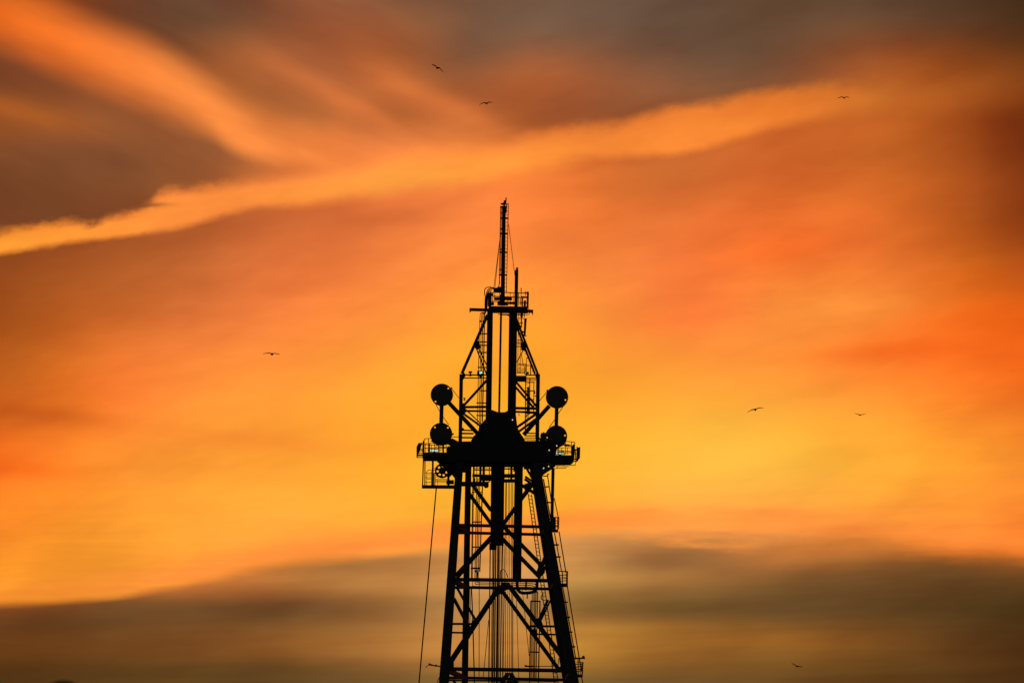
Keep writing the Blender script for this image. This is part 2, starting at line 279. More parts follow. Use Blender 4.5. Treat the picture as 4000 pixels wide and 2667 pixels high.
def link(name, verts, faces, m, parent=None, smooth=False, label=None):
    c = sum((Vector(v) for v in verts), Vector())/len(verts)
    me = bpy.data.meshes.new(name); me.from_pydata([tuple(Vector(v)-c) for v in verts], [], faces)
    bm = bmesh.new(); bm.from_mesh(me); bmesh.ops.recalc_face_normals(bm, faces=bm.faces); bm.to_mesh(me); bm.free()
    if smooth:
        for p in me.polygons: p.use_smooth = True
    me.materials.append(m)
    o = bpy.data.objects.new(name, me); C.objects.link(o); setp(o, c, parent)
    if label: o['label'] = label
    return o
def frame_of(d):
    d = d.normalized(); a = Vector((0, 1, 0)) if abs(d.y) < .9 else Vector((0, 0, 1))
    s = d.cross(a).normalized(); return s, s.cross(d).normalized()
def box_geo(p, q, w, dp=None, w2=None):
    s, t = frame_of(q - p); dp = dp or w; w2 = w2 or w; V = []
    for c, ww, dd in ((p, w, dp), (q, w2, dp*w2/w)):
        for a, b in ((-1, -1), (1, -1), (1, 1), (-1, 1)): V.append(c + s*a*ww/2 + t*b*dd/2)
    return V, [(0, 1, 2, 3), (4, 5, 6, 7), (0, 1, 5, 4), (1, 2, 6, 5), (2, 3, 7, 6), (3, 0, 4, 7)]
def tube_geo(pts, r, n=8):
    V, Fc = [], []
    for i, p in enumerate(pts):
        d = (pts[min(i+1, len(pts)-1)] - pts[max(i-1, 0)]); s, t = frame_of(d)
        for k in range(n):
            a = 2*math.pi*k/n; V.append(p + s*math.cos(a)*r + t*math.sin(a)*r)
    for i in range(len(pts)-1):
        for k in range(n): Fc.append((i*n+k, i*n+(k+1) % n, (i+1)*n+(k+1) % n, (i+1)*n+k))
    Fc.append(tuple(range(n))); Fc.append(tuple((len(pts)-1)*n+k for k in range(n)))
    return V, Fc
def _Y(Y, i, n):
    return Y if not isinstance(Y, tuple) else Y[0] + (Y[1]-Y[0])*i/max(1, n-1)
def bar(par, name, k, a, b, w, Y=0., m=None, rnd=False, dp=None, w2=None, label=None):   # one straight member
    p, q = P(k, *a, _Y(Y, 0, 2)), P(k, *b, _Y(Y, 1, 2)); w = Wd(k, w)
    if rnd: V, Fc = tube_geo([p, q], w/2, 10)
    else: V, Fc = box_geo(p, q, w, dp and Wd(k, dp), w2 and Wd(k, w2))
    return link(name, V, Fc, m or STEEL, par, smooth=False, label=label)
def pipe(par, name, k, pts, w, Y=0., m=None, n=8, smooth=3, label=None):                 # a bent pipe, hose or rope
    Q = [P(k, *p, _Y(Y, i, len(pts))) for i, p in enumerate(pts)]
    for _ in range(smooth if len(Q) > 2 else 0):
        nq = [Q[0]]
        for x, y in zip(Q, Q[1:]): nq += [x*.75+y*.25, x*.25+y*.75]
        Q = nq + [Q[-1]]
        if len(Q) > 60: break
    V, Fc = tube_geo(Q, max(Wd(k, w), .008)/2, n)
    return link(name, V, Fc, m or STEEL, par, True, label)
def slab(par, name, k, poly, Y1, Y2, m=None, label=None):                                # outline with real depth
    f = [P(k, x, y, Y1) for x, y in poly]; n = len(f)
    V = f + [Vector((p.x, Y2, p.z)) for p in f]
    return link(name, V, [tuple(range(n)), tuple(range(n, 2*n))] + [(i, (i+1) % n, n+(i+1) % n, n+i) for i in range(n)], m or STEEL, par, label=label)
def rect(x0, y0, x1, y1): return [(x0, y0), (x1, y0), (x1, y1), (x0, y1)]
def rungs(par, a0, a1, b0, b1, n, r, m=None, w0=0., w1=1.):                              # ladder rungs between two stiles
    for i in range(n):
        t = w0 + (w1-w0)*(i+.5)/n
        V, Fc = box_geo(a0.lerp(a1, t), b0.lerp(b1, t), r); link('rung', V, Fc, m or STEEL, par)
def disc(name, c, r, th, holes, m, parent=None):     # round plate with bored holes, facing along Y, softened rim
    bm = bmesh.new()
    def loop(cx, cz, rr, n):
        vs_ = [bm.verts.new((cx+rr*math.cos(2*math.pi*i/n), 0, cz+rr*math.sin(2*math.pi*i/n))) for i in range(n)]
        return [bm.edges.new((vs_[i], vs_[(i+1) % n])) for i in range(n)]
    E = loop(0, 0, r, 56)
    for hx, hz, hr in holes: E += loop(hx, hz, hr, 12)
    bmesh.ops.triangle_fill(bm, edges=E, use_beauty=True)
    g = bmesh.ops.extrude_face_region(bm, geom=list(bm.faces))
    nv = [x for x in g['geom'] if isinstance(x, bmesh.types.BMVert)]
    for x in nv: x.co.y += th
    for x in bm.verts: x.co.y -= th/2
    for x in bm.verts:                               # dish the rim edges inwards a little
        if x.co.x**2 + x.co.z**2 > (r*.99)**2: x.co.y *= .8
    bmesh.ops.recalc_face_normals(bm, faces=bm.faces)
    me = bpy.data.meshes.new(name); bm.to_mesh(me); bm.free(); me.materials.append(m)
    o = bpy.data.objects.new(name, me); C.objects.link(o); setp(o, c, parent); return o
def ball_geo(c, r, n=10, sq=1.):
    V = [c + Vector((0, 0, r*sq))]; Fc = []
    for i in range(1, 6):
        a = math.pi*i/6
        for k in range(n):
            b = 2*math.pi*k/n; V.append(c + Vector((r*math.sin(a)*math.cos(b), r*math.sin(a)*math.sin(b), r*sq*math.cos(a))))
    V.append(c - Vector((0, 0, r*sq)))
    for k in range(n):
        Fc.append((0, 1+k, 1+(k+1) % n)); Fc.append((len(V)-1, len(V)-2-k, len(V)-2-(k+1) % n))
    for i in range(4):
        for k in range(n): Fc.append((1+i*n+k, 1+i*n+(k+1) % n, 1+(i+1)*n+(k+1) % n, 1+(i+1)*n+k))
    return V, Fc

# ------------------------------------------------------------------ the ground (below the frame)
g = link('ground', [(-9000, -2000, 0), (9000, -2000, 0), (9000, 9000, 0), (-9000, 9000, 0)], [(0, 1, 2, 3)], GRND); g['kind'] = 'structure'

# ------------------------------------------------------------------ the derrick
base = at(1960, 2667, 0); base.z = 0
D = thing('drilling_derrick', 'tall dark steel drilling derrick silhouetted against the orange sunset sky', 'derrick', base)
def dep(y): return 2.85 + (y - 2055)*.00341
# four legs: front left, back left, back right, front right (pixel line, depth sign, width at the top and at the frame's foot)
LG = [((1796, 1800), (1734, 2667), -1, 29, 39), ((1829.5, 1800), (1815.5, 2667), 1, 23.5, 25.5),
      ((2075, 1800), (2212, 2667), 1, 21, 25), ((2092.5, 1800), (2243.5, 2667), -1, 29, 36)]
LEGS = []
for (a, b, s, w1, w2) in LG:
    p, q = at(*a, s*dep(a[1])), at(*b, s*dep(b[1])); t = p.z/(p.z - q.z); foot = p.lerp(q, t); foot.z = 0
    V, Fc = box_geo(p, foot, w1*.02, None, (w1 + (w2-w1)*t)*.02); link('leg', V, Fc, STEEL, D); LEGS.append((p, foot))
def legz(i, z):
    p, f = LEGS[i]; return p.lerp(f, (p.z - z)/p.z)
def bw(name, p, q, w, m=None):
    V, Fc = box_geo(p, q, w); return link(name, V, Fc, m or STEEL, D)
# girts: front and back, joined at the sides
for (yl, yr, wf), (zl, zr, wb) in (((2050, 2057, 10.5), (2080, 2087, 10)), ((2262, 2267, 12.5), (2293, 2299, 10)), ((2611, 2618, 13), (2646, 2654, 10))):
    dy = (yl + yr)/2 - 2055
    xa = 1796 - 61*(yl-1800)/867; xd = 2092 + 151*(yr-1800)/867; xb = 1829 - 14*(zl-1800)/867; xc = 2075 + 137*(zr-1800)/867
    f, b = dep(yl), dep(zl)
    bar(D, 'beam', 'o', (xa, yl), (xd, yr), wf, -f); bar(D, 'beam', 'o', (xb, zl), (xc, zr), wb, b)
    bar(D, 'beam', 'o', (xa, yl+2), (xb, zl), 15, (-f, b)); bar(D, 'beam', 'o', (xd, yr+2), (xc, zr), 12, (-f, b))
    bar(D, 'beam', 'o', (xa, zl), (xb+6, zl), 11, (-f*.98, b*.9))
for z in (30., 20.5, 10.5):                        # bays below the frame
    for i, j in ((0, 3), (3, 2), (2, 1), (1, 0)): bw('beam', legz(i, z), legz(j, z), .26)
for z1, z2 in ((37.2, 30), (30, 20.5), (20.5, 10.5), (10.5, .3)):
    for i, j in ((0, 3), (1, 2)):
        mid_ = (legz(i, z1) + legz(j, z1))/2
        for k in (i, j): bw('brace', mid_, legz(k, z2), .3)
    for i, j in ((0, 1), (3, 2)): bw('brace', legz(i, z1), legz(j, z2), .24)
# braces in view
for a, b, w, Y in (((1843, 1890), (1917, 1991), 13, (-2.2, -.6)), ((1832, 1926), (1918, 2045), 13, (2.2, .6)), ((1918, 2100), (1786, 2244), 17, (-.6, -3.4)),
    ((2012, 1983), (1964, 2049), 14, (-.6, -.6)), ((2036, 1948), (2080, 1889), 15, (1.6, 2.2)), ((2040, 1896), (2092, 1928), 11, (-2.2, -2.4)),
    ((2052, 1861), (2080, 1879), 7, (-2, -2.2)), ((2050, 1871), (2076, 1888), 8, (-1.8, -2)), ((2058, 1830), (2083, 1874), 8, (-2.1, -2.2)),
    ((1972, 2060), (2116, 2209), 14, (-.8, -3.2)), ((1964, 2105), (2104, 2249), 14, (.8, 3.2)), ((2102, 2255), (2129, 2176), 14, (3.2, 3.0)),
    ((1953, 2288), (1757, 2588), 19, (-3.6, -4.6)), ((1990, 2289), (2190, 2556), 17, (-3.6, -4.5)), ((1961, 2306), (2186, 2618), 14, (3.6, 4.6)),
    ((1784, 2292), (1860, 2425), 9, (-3.6, -4)), ((1774, 2338), (1836, 2457), 9, (-3.4, 3.2)), ((2107, 2415), (2140, 2342), 9, (-3.9, -3.7)),
    ((2112, 2423), (2151, 2342), 6, (3.9, 3.7)), ((1767, 2435), (1847, 2435.5), 7, -4), ((1764, 2469), (1812, 2470), 6, 4),
    ((2073, 2444), (2168, 2445), 7, -4), ((2081, 2475), (2170, 2477), 6, 4), ((1770, 2654), (1800, 2700), 9, 4.6),
    ((1982, 2632), (1930, 2720), 16, -4.8), ((1996, 2632), (2050, 2720), 16, -4.8)):
    bar(D, 'brace', 'o', a, b, w, Y)
for k, poly, Y in (('n', [(590, 1500), (830, 1080), (880, 985), (1110, 985), (1250, 1160), (940, 1290), (850, 1380)], -3.75), ('g', [(800, 680), (858, 700), (900, 650), (760, 950), (700, 960), (770, 800)], -4.1),
    ('h', [(565, 705), (640, 640), (695, 790), (600, 790)], -4.1), ('h', [(505, 860), (575, 780), (600, 880), (560, 940)], 4.0), ('e', [(575, 1262), (690, 1160), (690, 1262), (620, 1340), (575, 1345)], -3.5),
    ('f', [(590, 1250), (640, 1110), (720, 1190), (705, 1270), (610, 1370)], -3.3), ('k', [(1850, 900), (1990, 850), (2040, 980), (1980, 1120), (1860, 1060)], -2.2), ('h', [(160, 1420), (270, 1420), (265, 1450), (170, 1450)], -4.9),
    ('g', [(480, 1230), (545, 1150), (545, 1390), (480, 1390)], -4.8), ('h', [(830, 1370), (930, 1330), (935, 1420), (840, 1420)], -4.8),
    ('e', [(555, 590), (690, 590), (690, 640), (555, 640)], -2.95), ('e', [(545, 1340), (690, 1345), (690, 1390), (545, 1390)], -3.65)):
    slab(D, 'gusset_plate', k, poly, Y, Y + .06)
# hanging guide columns inside the lower frame
bar(D, 'guide_column', 'o', (1944.5, 1795), (1941.5, 2128), 50, 0, DARK, dp=46); slab(D, 'guide_shoe', 'o', [(1911, 2120), (1941, 2120), (1940, 2144), (1911, 2144)], -.4, .3, DARK)
bar(D, 'guide_column', 'o', (2027, 1795), (2019.5, 2272), 31, .2, DARK, dp=30)
# upper frame
bar(D, 'mast_column', 'b', (508, 88), (491, 1210), 56, 0, DARK); bar(D, 'mast_column', 'b', (744, 88), (727, 1270), 80, 0, DARK); bar(D, 'guide_rod', 'b', (620, 105), (600, 1130), 19, 0, DARK, rnd=True)
for Y in (-1., 1.):
    bar(D, 'brace', 'b', (482, 130), (220, 728), 27, Y); bar(D, 'leg', 'b', (214, 735), (203, 1425), 34, Y); bar(D, 'leg', 'b', (998, 735), (989, 1425), 36, Y)
bar(D, 'brace', 'o', (2017, 1247), (2101, 1461), 7.8, -1.); bar(D, 'brace', 'o', (2019, 1278), (2090, 1461), 7, 1.)
for a, b, w, Y in (((215, 742), (485, 742), 10, -1), ((215, 773), (480, 773), 8, 1), ((225, 1070), (480, 1068), 20, -1), ((225, 1108), (475, 1112), 16, 1), ((232, 1062), (478, 792), 22, 0),
    ((365, 465), (473, 738), 11, -1), ((386, 460), (473, 642), 9, 1), ((212, 1120), (405, 1258), 18, -.8), ((242, 1078), (420, 1245), 9, .8), ((210, 1305), (370, 1310), 11, -1), ((208, 1338), (340, 1340), 14, 1), ((205, 1310), (240, 1290), 22, -1),
    ((870, 743), (995, 745), 9, -1), ((870, 776), (995, 778), 9, 1), ((870, 796), (990, 797), 5, 1), ((774, 815), (990, 1072), 19, -1), ((770, 868), (965, 1092), 19, 1),
    ((768, 1080), (992, 1085), 22, -1), ((768, 1117), (992, 1125), 17, 1), ((778, 1278), (990, 1132), 22, -.8), ((798, 1322), (990, 1180), 20, .8),
    ((860, 1335), (975, 1338), 9, -1), ((860, 1362), (970, 1362), 8, 1), ((860, 1382), (970, 1384), 6, -1), ((860, 1400), (965, 1402), 6, 1), ((205, 1385), (330, 1386), 7, 1)):
    bar(D, 'brace', 'b', a, b, w, Y)
for k, poly in (('b', [(345, 455), (395, 380), (412, 470), (372, 488)]), ('m', [(415, 900), (470, 850), (555, 960), (500, 1062), (425, 1050)]), ('b', [(200, 765), (240, 715), (262, 742), (235, 790)]), ('b', [(1018, 790), (985, 720), (965, 745), (985, 790)]),
    ('b', [(205, 1030), (245, 1030), (262, 1125), (205, 1160)]), ('m', [(330, 330), (350, 380), (430, 560), (420, 600), (330, 620)])):
    slab(D, 'gusset_plate', k, poly, -1.05, -.98)
slab(D, 'landing', 'b', rect(772, 750, 880, 782), -1, 1, DARK)
for sgn, a, b, Y in ((-1, (92, 1030), (390, 1350), -1.25), (1, (1112, 1058), (850, 1352), -1.25)): bar(D, 'drum_arm', 'b', a, b, 40, Y, rnd=True)
bar(D, 'drum_post', 'c', (393, 440), (386, 690), 45, -1.25, rnd=True); bar(D, 'drum_post', 'd', (704, 470), (699, 715), 42, -1.25, rnd=True)
cb = slab(D, 'crown_block', 'b', [(462, 1190), (520, 1096), (545, 1104), (588, 1121), (655, 1121), (690, 1106), (772, 1150), (785, 1260), (805, 1318), (862, 1400), (862, 1440), (300, 1440), (332, 1372), (385, 1325), (395, 1262), (440, 1215)], -.9, .6, DARK)
# main platform: girder box, two wings, haunches, lower slab
mp = slab(D, 'main_platform', 'o', [(1745, 1748), (1789, 1723), (2110, 1721), (2122, 1736), (2150, 1762), (2150, 1800), (1745, 1798)], -2.4, 2.4, DARK)
slab(mp, 'deck', 'o', rect(1650, 1766, 1790, 1784), -2, 1.2, DARK); slab(mp, 'deck', 'o', [(2105, 1776), (2243, 1777), (2243, 1788), (2236, 1798), (2226, 1803), (2105, 1806)], -2, .6, DARK)
slab(mp, 'haunch', 'o', [(1700, 1790), (1790, 1785), (1790, 1832), (1745, 1832), (1722, 1812)], -.5, .6, DARK)
slab(mp, 'haunch', 'l', [(100, 800), (500, 800), (500, 885), (400, 960), (290, 1030), (215, 1085), (120, 1105)], -.5, .2, DARK)
slab(mp, 'machinery_box', 'o', rect(1745, 1796, 1838, 1836), -1, .8, DARK); slab(mp, 'machinery_box', 'o', rect(2005, 1795, 2042, 1832), -1, .8, DARK); slab(mp, 'machinery_box', 'o', rect(2046, 1800, 2105, 1824), -1, .6, DARK)
slab(mp, 'drum_bracket', 'c', [(260, 878), (480, 870), (522, 850), (603, 890), (603, 1005), (540, 995), (505, 940), (470, 918), (390, 935), (330, 925), (300, 905)], -1.6, -1.1)
slab(mp, 'drum_bracket', 'd', [(490, 880), (600, 870), (815, 880), (800, 922), (745, 950), (705, 985), (690, 1050), (490, 1060)], -1.6, -1.1)
slab(D, 'lower_deck', 'o', rect(1775, 1880, 1909, 1891), -1, .6, DARK); slab(D, 'lower_deck_lip', 'k', [(760, 960), (890, 930), (880, 985), (800, 1000)], -.9, -.6)
slab(D, 'cross_beam', 'o', rect(1962, 1850, 2012, 1862), -.4, .3, DARK); slab(D, 'cross_beam', 'o', rect(1962, 1870, 2012, 1881), -.4, .3, DARK)
for x, w in ((1840, 3), (1851, 6), (1863, 2), (1877, 8), (1890, 9), (1912, 2.5), (1921, 4), (1970, 3), (1988, 2), (1998, 8)): bar(D, 'stanchion', 'o', (x, 1808), (x-1, 1884), w, .6 if w < 4 else -.6)
for x0, x1, y, w in ((1848, 1925, 1835, 3), (1848, 1925, 1829, 2.5), (1848, 1925, 1819, 2.5), (1965, 2010, 1830, 4), (1965, 2010, 1821, 3), (1845, 1880, 1853, 4), (1845, 1925, 1857, 9), (1876, 1925, 1868, 16), (1848, 1895, 1812, 6), (1960, 2010, 1811, 5)): bar(D, 'rail', 'o', (x0, y), (x1, y+1), w, .5)
for x in (1855, 1862, 1867, 1873): bar(D, 'stanchion', 'o', (x, 1866), (x, 1884), 3, .5)
# crown platform
cp = slab(D, 'crown_platform', 'o', [(1908, 1195), (2061, 1197), (2062, 1214), (1908, 1212)], -.9, .8, DARK)
slab(cp, 'outrigger_hook', 'a', [(168, 1452), (186, 1452), (186, 1492), (176, 1499), (170, 1515)], -.5, -.2); slab(cp, 'outrigger_hook', 'a', [(926, 1478), (948, 1474), (948, 1535), (941, 1535), (937, 1512), (920, 1504)], -.5, -.2)
bar(cp, 'outrigger_beam', 'a', (168, 1470), (950, 1491), 32, -.35)
for a, b, w, Y in (((455, 1258), (888, 1269), 8, -.85), ((455, 1308), (888, 1326), 9, -.85), ((470, 1339), (690, 1340), 31, .2), ((885, 1255), (880, 1450), 22, -.85), ((866, 1257), (893, 1257), 8, -.85),
    ((668, 1262), (668, 1420), 4, -.85), ((770, 1265), (770, 1420), 6, .7), ((790, 1330), (790, 1420), 5, .7), ((820, 1318), (815, 1430), 14, .2), ((805, 1314), (885, 1318), 10, .2),
    ((645, 1390), (730, 1392), 26, .3), ((510, 1395), (640, 1398), 40, .2), ((780, 1385), (890, 1388), 8, .6), ((420, 1372), (560, 1370), 8, .6), ((705, 1280), (705, 1420), 4, .7), ((850, 1360), (845, 1430), 26, 0),
    ((455, 1258), (452, 1420), 6, -.85), ((850, 1245), (855, 1300), 7, -.8), ((640, 1300), (640, 1420), 6, .6), ((415, 1262), (470, 1262), 6, -.85), ((480, 1260), (478, 1330), 5, .7), ((540, 1262), (540, 1420), 6, .3)):
    bar(cp, 'railing', 'a', a, b, w, Y)
for x in (800, 822, 845): bar(D, 'rail', 'a', (x, 1500), (x-4, 1568), 6, .5)
bar(D, 'rail', 'b', (785, 128), (860, 130), 8, .8); bar(D, 'rail', 'a', (515, 1528), (665, 1530), 7, .6)
# railings of the main platform wings
for k, a, b, w, Y in (('j', (203, 565), (214, 290), 20, -2), ('j', (214, 295), (258, 213), 12, -2), ('j', (350, 565), (352, 207), 14, -2), ('j', (258, 214), (440, 205), 10, -2), ('j', (255, 340), (520, 330), 10, -2),
    ('j', (255, 366), (620, 388), 10, -.5), ('j', (255, 460), (800, 452), 15, -2), ('j', (270, 330), (270, 565), 10, 0), ('j', (375, 330), (375, 565), 24, 1), ('j', (425, 370), (425, 560), 9, 1.5), ('j', (508, 320), (508, 560), 12, -2),
    ('j', (610, 390), (610, 560), 18, 0), ('j', (640, 400), (640, 560), 10, 1), ('j', (727, 380), (727, 560), 38, -1.5), ('j', (812, 380), (812, 560), 9, 1), ('j', (855, 400), (855, 560), 22, 0), ('j', (905, 430), (905, 560), 9, 1), ('j', (620, 420), (900, 440), 14, 0), ('j', (400, 488), (700, 500), 7, 1.4), ('j', (520, 430), (620, 412), 8, 1), ('j', (330, 490), (350, 540), 8, 1),
    ('l', (725, 348), (930, 376), 10, -2), ('l', (926, 372), (915, 640), 12, -2), ('l', (852, 362), (848, 640), 12, -2), ('l', (728, 350), (728, 640), 10, -2), ('l', (560, 500), (840, 490), 8, -1), ('l', (560, 545), (840, 576), 10, -1),
    ('l', (640, 490), (640, 640), 8, .5), ('l', (770, 490), (770, 640), 8, .5), ('l', (545, 470), (545, 640), 10, .5), ('l', (560, 600), (850, 600), 11, 0), ('l', (570, 500), (570, 640), 14, 1), ('l', (700, 590), (700, 650), 9, 1), ('l', (560, 575), (690, 575), 9, 1),
    ('l', (865, 792), (985, 795), 10, -1), ('l', (945, 798), (938, 876), 9, -1), ('l', (938, 876), (810, 878), 10, -1), ('l', (480, 945), (725, 938), 9, 1), ('l', (725, 938), (740, 900), 9, 1), ('l', (520, 905), (800, 903), 8, .5), ('l', (540, 890), (540, 945), 8, 1), ('l', (690, 880), (690, 905), 8, 1),
    ('c', (520, 832), (770, 836), 6, -1), ('c', (530, 790), (540, 800), 8, -1.2)):
    bar(mp, 'railing', k, a, b, w, Y)
# service cage hung under the left wing
cg = slab(D, 'service_cage', 'j', [(180, 1395), (1010, 1397), (1010, 1447), (180, 1440)], -1, .4, DARK)
for a, b, w, Y in (((222, 760), (200, 1440), 26, -1), ((262, 780), (258, 1400), 22, .4), ((462, 790), (458, 1410), 42, -1), ((305, 1400), (305, 1060), 9, -.9), ((305, 1062), (330, 1020), 9, -.9), ((330, 1020), (362, 1010), 9, -.9), ((360, 1010), (530, 1012), 9, -.9),
    ((422, 1400), (422, 1040), 11, .3), ((270, 1085), (430, 1085), 9, -.9), ((300, 1130), (430, 1130), 8, .3), ((270, 1205), (430, 1205), 8, -.9), ((300, 1240), (430, 1241), 8, .3), ((270, 1325), (430, 1325), 9, -.9),
    ((515, 1080), (515, 1400), 16, .3), ((490, 1090), (490, 1400), 8, -.9), ((480, 1098), (560, 1098), 8, -.9), ((520, 1155), (640, 1155), 8, .3), ((520, 1188), (700, 1190), 8, .3), ((520, 1243), (840, 1245), 8, .3), ((520, 1275), (840, 1278), 8, .3), ((520, 1302), (800, 1304), 7, .3), ((520, 1330), (800, 1332), 7, .3), ((585, 1240), (585, 1400), 5, .3), ((805, 1320), (1000, 1322), 90, -.5)):
    bar(cg, 'railing', 'j', a, b, w, Y)
slab(cg, 'hanger_plate', 'j', [(825, 1000), (1100, 1000), (1060, 1290), (1030, 1235), (950, 1132), (890, 1190), (890, 1400), (830, 1400)], -.6, -.4, DARK)

# ------------------------------------------------------------------ ladders of the derrick
def ladder(name, segs, w, n, rr):
    L = link(name, *box_geo(segs[0][0], segs[0][1], .03), STEEL, D)
    for i, (a0, a1, b0, b1, k) in enumerate(segs):
        for p, q in ((a0, a1), (b0, b1)):
            V, Fc = box_geo(p, q, w); link('stile', V, Fc, STEEL, L)
        rungs(L, a0, a1, b0, b1, k, rr)
    return L
y1, y2 = 2.4, 4.4
ladder('ladder', [(at(2063, 1926, y1), at(2133, 2423, 3.8), at(2076, 1930, y1), at(2145.5, 2423, 3.8), 34), (at(2133, 2423, 3.8), at(2168, 2680, y2), at(2145.5, 2423, 3.8), at(2183, 2680, y2), 17)], .075, 0, .045)
ladder('ladder', [(P('m', 368, 235, .9), P('m', 345, 1560, .9), P('m', 428, 235, .9), P('m', 402, 1560, .9), 26)], .035, 0, .025)
ladder('ladder', [(P('d', 324, 120, .9), P('d', 318, 790, .9), P('d', 376, 120, .9), P('d', 369, 560, .9), 13)], .08, 0, .03)
for k, a, b, w, Y in (('m', (440, 235), (432, 560), 16, .9), ('m', (340, 355), (470, 355), 8, .9), ('m', (375, 455), (466, 455), 13, .9), ('m', (330, 832), (420, 832), 9, .9), ('m', (330, 880), (430, 880), 13, .9), ('m', (330, 908), (420, 908), 8, .9), ('m', (330, 970), (430, 970), 18, .9),
    ('m', (470, 1048), (330, 1310), 16, 0), ('m', (430, 1140), (472, 1395), 9, .9), ('m', (340, 1352), (545, 1356), 9, -1), ('m', (340, 1382), (635, 1384), 11, -1), ('m', (340, 1448), (520, 1450), 8, .9), ('m', (330, 1487), (520, 1488), 8, -1), ('m', (330, 1520), (520, 1522), 7, .9), ('m', (330, 1545), (520, 1545), 8, .9),
    ('m', (533, 1360), (530, 1600), 22, -1), ('m', (632, 1385), (628, 1600), 16, -1), ('m', (545, 1208), (538, 1360), 8, -1), ('m', (548, 1222), (575, 1222), 12, -1), ('m', (500, 1400), (500, 1560), 9, .9), ('m', (490, 1075), (520, 1078), 10, .5), ('m', (510, 1128), (535, 1122), 12, .5), ('m', (665, 1515), (700, 1500), 12, .5),
    ('d', (354, 225), (350, 530), 22, -.5), ('d', (425, 165), (420, 590), 7, .9), ('d', (322, 165), (437, 165), 8, -.2), ('d', (318, 270), (438, 270), 9, -.2), ('d', (318, 375), (432, 376), 8, -.2), ('d', (420, 295), (440, 292), 26, .5), ('d', (430, 335), (452, 335), 8, .5), ('d', (325, 545), (440, 545), 8, .9), ('d', (380, 500), (440, 440), 8, .9), ('d', (325, 590), (380, 520), 8, .9), ('d', (240, 545), (245, 575), 6, 0)):
    bar(D, 'fitting', k, a, b, w, Y)
# outer right climbing rails with three landing cages
for a, b, w, Y in (((2123, 1870), (2157, 2062), 3.6, -2.6), ((2138, 1850), (2154, 1960), 3, -2.6), ((2166, 2080), (2194, 2232), 3.2, -3.4), ((2184, 2075), (2210, 2232), 3.2, -3.4), ((2165, 1945), (2182, 2025), 2.6, -2.8), ((2198, 2290), (2250, 2575), 3.2, -4.2), ((2216, 2288), (2266, 2590), 3.2, -4.2),
    ((2254, 2645), (2262, 2690), 3, -4.8), ((2272, 2645), (2282, 2690), 3, -4.8), ((2126, 1901), (2146, 1900), 4, -2.6), ((2130, 1961), (2154, 1962), 4.5, -2.6), ((2163, 2127), (2183, 2127), 5, -3.4), ((2171, 2174), (2190, 2174), 5, -3.4), ((2203, 2350), (2218, 2351), 4, -4), ((2213, 2409), (2227, 2409), 4.5, -4), ((2223, 2467), (2237, 2467), 4, -4), ((2233, 2525), (2247, 2524), 5, -4.2), ((2118, 1858), (2142, 1859), 3, -2.4), ((2141, 1849), (2144, 1853), 3, -2.4)):
    bar(D, 'climbing_rail', 'o', a, b, w, Y)
bar(D, 'standpipe', 'o', (2160.5, 1828), (2156, 2024), 11.5, -2.2, rnd=True)
def cage(k, slabpoly, bars, Y):
    c = slab(D, 'landing_cage', k, slabpoly, Y-.5, Y+.3, DARK)
    for a, b, w, s in bars: bar(c, 'railing', k, a, b, w, Y + s)
cage('f', rect(775, 665, 892, 695), [((886, 495), (886, 690), 12, -.5), ((902, 495), (897, 660), 9, -.5), ((800, 497), (903, 499), 9, -.5), ((840, 545), (890, 545), 8, .3), ((840, 575), (890, 577), 6, .3), ((840, 612), (890, 615), 10, -.5), ((840, 628), (890, 630), 6, .3), ((845, 500), (845, 670), 26, -.2), ((810, 490), (810, 670), 50, 0)], -3)
cage('f', rect(900, 1415, 1028, 1455), [((1016, 1245), (1014, 1425), 22, -.5), ((950, 1248), (952, 1420), 12, .3), ((895, 1248), (1028, 1250), 10, -.5), ((905, 1302), (1015, 1296), 9, .3), ((910, 1325), (1000, 1328), 5, .3), ((915, 1352), (1005, 1346), 8, -.5), ((920, 1385), (1005, 1376), 8, .3), ((985, 1260), (995, 1260), 20, .3)], -3.9)
cage('h', rect(1128, 1445, 1235, 1478), [((1236, 1275), (1226, 1450), 16, -.5), ((1170, 1225), (1172, 1450), 10, .3), ((1150, 1272), (1246, 1280), 9, -.5), ((1110, 1305), (1230, 1300), 8, .3), ((1118, 1345), (1230, 1330), 9, -.5), ((1120, 1372), (1230, 1375), 8, .3), ((1128, 1400), (1228, 1398), 8, .3), ((1195, 1225), (1200, 1450), 6, -.2), ((1210, 1290), (1215, 1400), 12, .2)], -4.7)

# ------------------------------------------------------------------ vent mast on the crown
mb = P('a', 572, 1400, 0)
mv = thing('vent_mast', 'slender vertical mast with side ladder at the very top of the derrick', 'mast', mb)
bar(mv, 'pole', 'a', (591, 215), (572, 1410), 43, 0, DARK, rnd=True); bar(mv, 'cap', 'a', (543, 216), (626, 217), 17, 0, DARK); bar(mv, 'cap_plate', 'a', (550, 177), (606, 178), 14, 0); bar(mv, 'beacon', 'a', (599, 134), (596, 215), 18, 0, rnd=True); bar(mv, 'lightning_rod', 'a', (618, 102), (612, 185), 12, .05, rnd=True)
for a, b in (((578, 180), (580, 215)), ((590, 160), (565, 185))): bar(mv, 'cap_stay', 'a', a, b, 8, 0)
for a, b, w in (((645, 178), (622, 1262), 6), ((609, 225), (598, 1300), 6), ((616, 180), (648, 180), 8), ((622, 190), (618, 290), 12)): bar(mv, 'stile', 'a', a, b, w, -.12)
rungs(mv, P('a', 645, 195, -.12), P('a', 623, 1262, -.12), P('a', 606, 195, -.12), P('a', 590, 1262, -.12), 23, .03)
